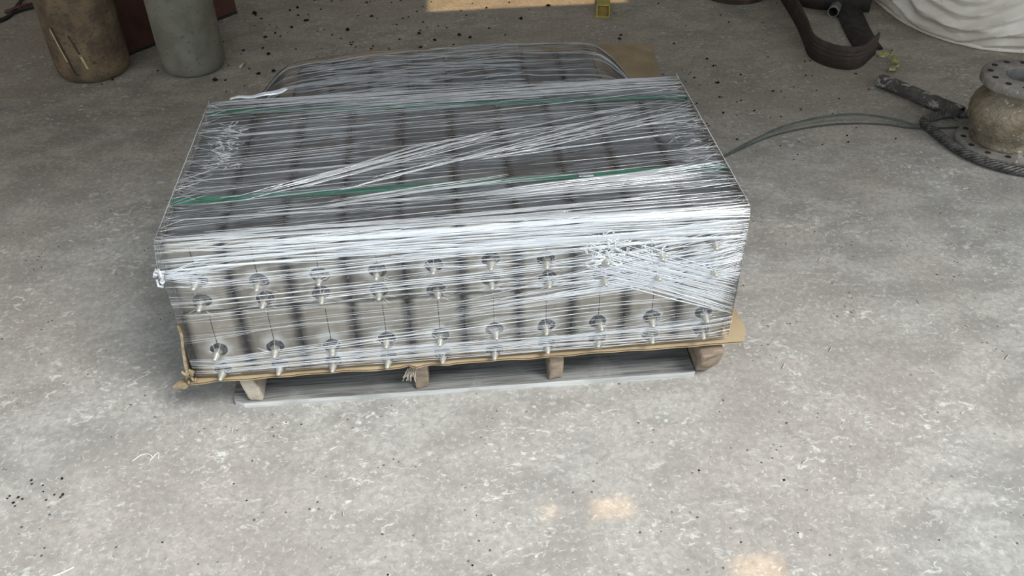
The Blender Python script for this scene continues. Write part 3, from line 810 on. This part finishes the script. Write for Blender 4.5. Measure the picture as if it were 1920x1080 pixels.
# short pipe pointing at the camera
def pipe(label, a, b, r, mat, wall_=.2, name='steel_pipe', jit=0):
    a, b = Vector(a), Vector(b); L = (b - a).length
    t = thing(name, label, 'pipe', a)
    t.rotation_euler = (b - a).to_track_quat('Z', 'Y').to_euler()
    ri = r * (1 - wall_)
    prof = [(ri, L * .5), (ri, .0), (r, .0)] + [(r, L * k / 16) for k in range(1, 17)] + [(ri, L), (ri, L * .5)]
    vs_, fs = lathe(prof, 24, jit, 2, 40); from_data('pipe_wall', vs_, fs, mat, t, True)
    vs_, fs = lathe([(ri * .995, .001), (ri * .995, L * .4), (.0001, L * .4)], 24); from_data('bore', vs_, fs, 'black_in', t, True)
    return t
pipe('short grey pipe with open end, lying inside the sling loop', (2.322, 2.165, .0245), (2.46, 2.40, .0245), .0245, 'grey_pipe')
pipe('paint-crusted rusty pipe lying between the yellow tape and the flanged valve', (2.405, 1.180, .0265), (2.235, 1.478, .0265), .0255, 'crust_pipe', .22, 'crusted_pipe', .0022)

# white canvas sack
t = thing('canvas_sack', 'large dirty white canvas sack with sagging folds in the right corner', 'sack', (3.03, 2.235, 0))
NA, NZ = 220, 150
vs_, fs = [], []
for j in range(NZ + 1):
    k = j / NZ; z = .75 * k
    for i in range(NA):
        a = 2 * PI * i / NA; c, s = math.cos(a), math.sin(a)
        e = 2 / 2.3
        px = .485 * math.copysign(abs(c) ** e, c); py = .60 * math.copysign(abs(s) ** e, s)
        swell = 1 - .10 * max(0, .12 - k) / .12 - .25 * max(0, k - .4)
        # sagging folds: ridges that follow the girth and droop between pick-up points
        droop = .10 * math.sin(a * 2 + .6) + .04 * math.sin(a * 5 + 1.0)
        f = (z + droop + .09 * noise.noise(Vector((c * 2.4, s * 2.4, z * 3)))) * 14
        ridge = 1 - (abs((f % 1) * 2 - 1)) ** .8
        f2 = (z * 1.0 - droop * 1.4 + .04 * noise.noise(Vector((c * 5, s * 5, 4 + z * 6)))) * 37
        ridge2 = 1 - abs((f2 % 1) * 2 - 1)
        amp = .046 * (.30 + .65 * abs(noise.noise(Vector((c * 3, s * 3, z * 5)))) * 2)
        d = amp * (ridge - .4) + .005 * ridge2 + .008 * noise.noise(Vector((c * 6, s * 6, z * 9)))
        lenr = math.hypot(px, py)
        q = (swell * lenr + d * min(1, k * 14 + .15)) / lenr
        vs_.append(Vector((px * q, py * q, z)))
for j in range(NZ):
    for i in range(NA): fs.append((j * NA + i, j * NA + (i + 1) % NA, (j + 1) * NA + (i + 1) % NA, (j + 1) * NA + i))
fs.append(tuple(NZ * NA + i for i in range(NA))); fs.append(tuple(range(NA))[::-1])
from_data('sack_body', vs_, fs, 'canvas', t, True)
# hem lip along the bottom
hem = [Vector((vs_[i].x * 1.012, vs_[i].y * 1.012, .009)) for i in range(NA)]; hem.append(hem[0].copy())
v2, f2_ = tube_data(hem, .0085, 8, cap=False); from_data('bottom_hem', v2, f2_, 'canvas', t, True)

# crumpled yellow tape
pts = catmull([(2.352, 1.742, .012), (2.366, 1.722, .006), (2.384, 1.728, .020), (2.388, 1.690, .012), (2.380, 1.655, .022), (2.372, 1.635, .008), (2.366, 1.600, .018), (2.345, 1.588, .006), (2.318, 1.572, .008)], 5)
sec = []
for i, p in enumerate(pts):
    a = i * .42; sec.append((p + Vector((0, 0, .006)), Vector((math.cos(a) * .7, .35, math.sin(a) * .55)).normalized() * (.012 + .005 * math.sin(i * .9))))
tag(ribbon_solid('yellow_tape', sec, .0012, 'yellow_tape'), 'crumpled strip of dirty yellow tape on the floor by the sack', 'tape')

# flanged valve body
t = thing('flanged_valve', 'rusty cast iron valve body with two bolted flanges at the right edge', 'valve', (2.445, .985, 0))
def flange(name, r, z0, z1, hole, nb, rb, th0):
    vs_, fs = lathe([(hole, z0), (r - .006, z0), (r, z0 + .005), (r, z1 - .005), (r - .005, z1), (hole + .006, z1), (hole, z1 - .004), (hole, z0)], 72, .0012, 4, 30)
    f = from_data(name, vs_, fs, 'valve_flange', t, True)
    for i in range(nb):
        a = th0 + 2 * PI * i / nb
        v2, f2 = lathe([(.0001, z1 + .0008), (.0092, z1 + .0008), (.0100, z1 + .0002), (.0100, z1 - .004)], 14)
        b = from_data('bolt_hole', v2, f2, 'black_in', f); b.location = (rb * math.cos(a), rb * math.sin(a), 0)
    return f
flange('bottom_flange', .143, 0, .026, .05, 12, .118, .2)
flange('top_flange', .126, .226, .258, .052, 12, .100, .05)
vs_, fs = lathe([(.126, .216), (.127, .214), (.127, .222), (.122, .224)], 60); 
prof = [(.050, .02), (.100, .026), (.094, .036), (.092, .046), (.100, .062), (.116, .085), (.127, .112), (.131, .138), (.126, .164), (.112, .186), (.096, .198), (.090, .206), (.094, .214), (.100, .226), (.05, .226)]
vs_, fs = lathe(prof, 72, .0035, 6, 26); from_data('body', vs_, fs, 'valve_body', t, True)
vs_, fs = lathe([(.052, .256), (.051, .20), (.046, .15), (.0001, .15)], 40); from_data('bore', vs_, fs, 'grey_pipe', t, True)
vs_, fs = lathe([(.030, .153), (.034, .156), (.034, .160), (.028, .160), (.028, .153)], 30); from_data('bore_ring', vs_, fs, 'dark_rust', t, True)

# wire rope: six strands laid round each other, one bight on the floor
rope = catmull([(2.62, .745, .016), (2.52, .752, .016), (2.435, .785, .016), (2.372, .822, .016), (2.316, .886, .016), (2.281, .962, .016), (2.266, 1.052, .016), (2.258, 1.115, .016), (2.257, 1.148, .016), (2.275, 1.172, .016), (2.31, 1.187, .016), (2.36, 1.200, .016), (2.43, 1.196, .016), (2.56, 1.165, .016), (2.70, 1.12, .016)], 14)
t = thing('wire_rope', 'greasy twisted steel wire rope bent round the flanged valve', 'wire rope', (2.3, 1.0, 0))
fr = frames(rope); acc = [0]
for a, b in zip(rope, rope[1:]): acc.append(acc[-1] + (b - a).length)
for s in range(6):
    path = []
    for p, (tt, sd, up), L in zip(rope, fr, acc):
        a = 2 * PI * (L / .095 + s / 6); path.append(p + sd * (.0105 * math.cos(a)) + up * (.0105 * math.sin(a)) - Vector((2.3, 1.0, 0)))
    vs_, fs = tube_data(path, .0054, 7); from_data('strand', vs_, fs, 'wire', t, True)

# loose green strap on the floor between the load and the rope
t = thing('loose_strap', 'loose dusty green strap arching across the floor from the load to the wire rope', 'strap', (1.9, 1.15, 0))
def loose(pts, hw):
    o = catmull(pts, 8); return ribbon_solid('strap_strand', [(p - Vector((1.9, 1.15, 0)), hw) for p in o], .0008, 'green_strap_floor', t, False)
loose([(1.46, .985, .010), (1.497, 1.005, .012), (1.60, 1.070, .020), (1.735, 1.145, .030), (1.89, 1.190, .036), (2.03, 1.203, .034), (2.14, 1.180, .024), (2.235, 1.135, .010)], (.0006, .002, .0042))
loose([(1.46, .987, .004), (1.497, 1.012, .003), (1.559, 1.052, .003), (1.719, 1.143, .003), (1.888, 1.190, .003), (2.025, 1.195, .003), (2.132, 1.174, .003), (2.234, 1.132, .003), (2.42, 1.123, .003)], (.0005, .0035, .0015))

# loose cardboard piece behind the load
t = slab('cardboard_piece', [(1.02, 1.62), (1.387, 1.62), (1.425, 1.60), (1.470, 1.97), (1.30, 1.985), (1.02, 1.99)], .0, .006, 'card')
tag(t, 'flat brown cardboard piece on the floor behind the right rear corner of the load', 'cardboard')

# ------------------------------------------------------------------ litter on the floor
def crumb(vs_, fs, x, y, s):
    if -.05 < x < 1.3 and -.05 < y < 1.3: return
    b = len(vs_); q = [Vector((1, 0, 0)), Vector((-1, 0, 0)), Vector((0, 1, 0)), Vector((0, -1, 0)), Vector((0, 0, 1)), Vector((0, 0, -.6))]
    a = random.random() * 6
    for p in q:
        p = p * s * random.uniform(.6, 1.3); vs_.append(Vector((x + p.x * math.cos(a) - p.y * math.sin(a), y + p.x * math.sin(a) + p.y * math.cos(a), max(0.0, p.z * .7 + s * .4))))
    for f in ((0, 2, 4), (2, 1, 4), (1, 3, 4), (3, 0, 4), (2, 0, 5), (1, 2, 5), (3, 1, 5), (0, 3, 5)): fs.append(tuple(b + i for i in f))
vs_, fs = [], []
for _ in range(260):
    if random.random() < .6: x, y = random.gauss(.15, .45), random.uniform(1.75, 2.9)
    else: x, y = random.uniform(-.3, 2.2), random.uniform(1.55, 2.7)
    if 1.0 < x < 1.5 and y < 2.0: continue
    crumb(vs_, fs, x, y, random.uniform(.0025, .007) if random.random() < .8 else random.uniform(.007, .013))
for _ in range(60): crumb(vs_, fs, random.uniform(1.4, 2.2), random.uniform(1.0, 1.8), random.uniform(.002, .006))
for _ in range(110): crumb(vs_, fs, random.uniform(-1.0, 2.2), random.uniform(-.6, 1.0), random.uniform(.0012, .0032))
for _ in range(16): crumb(vs_, fs, random.gauss(-.32, .05), random.gauss(-.20, .02), random.uniform(.002, .005))
o = from_data('floor_crumbs', vs_, fs, 'crumb'); tag(o, 'black crumbs and grit scattered over the concrete floor', 'debris', None, 'stuff')
vs_, fs = [], []
for _ in range(60):
    x, y = random.uniform(-1.0, 2.3), random.uniform(-.6, 1.9); a = random.random() * PI; L = random.uniform(.004, .012)
    if -.02 < x < 1.28 and -.02 < y < 1.35: continue
    d = Vector((math.cos(a), math.sin(a), 0)) * L; p = Vector((x, y, .002)); tube_data([p - d, p + Vector((0, 0, .0012)), p + d], .0012, 4, vs_, fs)
o = from_data('floor_chips', vs_, fs, 'chip'); tag(o, 'small pale straw and wood chips scattered on the floor', 'debris', None, 'stuff')
vs_, fs = tube_data(catmull([(-.150, -.128, .0015), (-.135, -.112, .0015), (-.118, -.112, .003), (-.108, -.122, .0015), (-.112, -.130, .0015), (-.098, -.108, .0015), (-.094, -.128, .0015)], 6), .0011, 6)
tag(from_data('thread', vs_, fs, 'thread', None, True), 'curled white thread on the floor in front of the left pallet corner', 'thread')
vs_, fs = tube_data(catmull([(-.235, -.412, .0018), (-.215, -.404, .002), (-.198, -.394, .0018)], 5), .0017, 6)
tag(from_data('wood_sliver', vs_, fs, 'thread', None, True), 'thin white sliver on the floor at the bottom left of the picture', 'sliver')
vs_, fs = tube_data([Vector((-.218, 1.945, .006)), Vector((-.213, 1.965, .007)), Vector((-.210, 1.992, .006))], .006, 6)
tag(from_data('wood_chip', vs_, fs, 'chip', None, True), 'single yellowish wood chip on the floor beside the grey gas cylinder', 'wood chip')
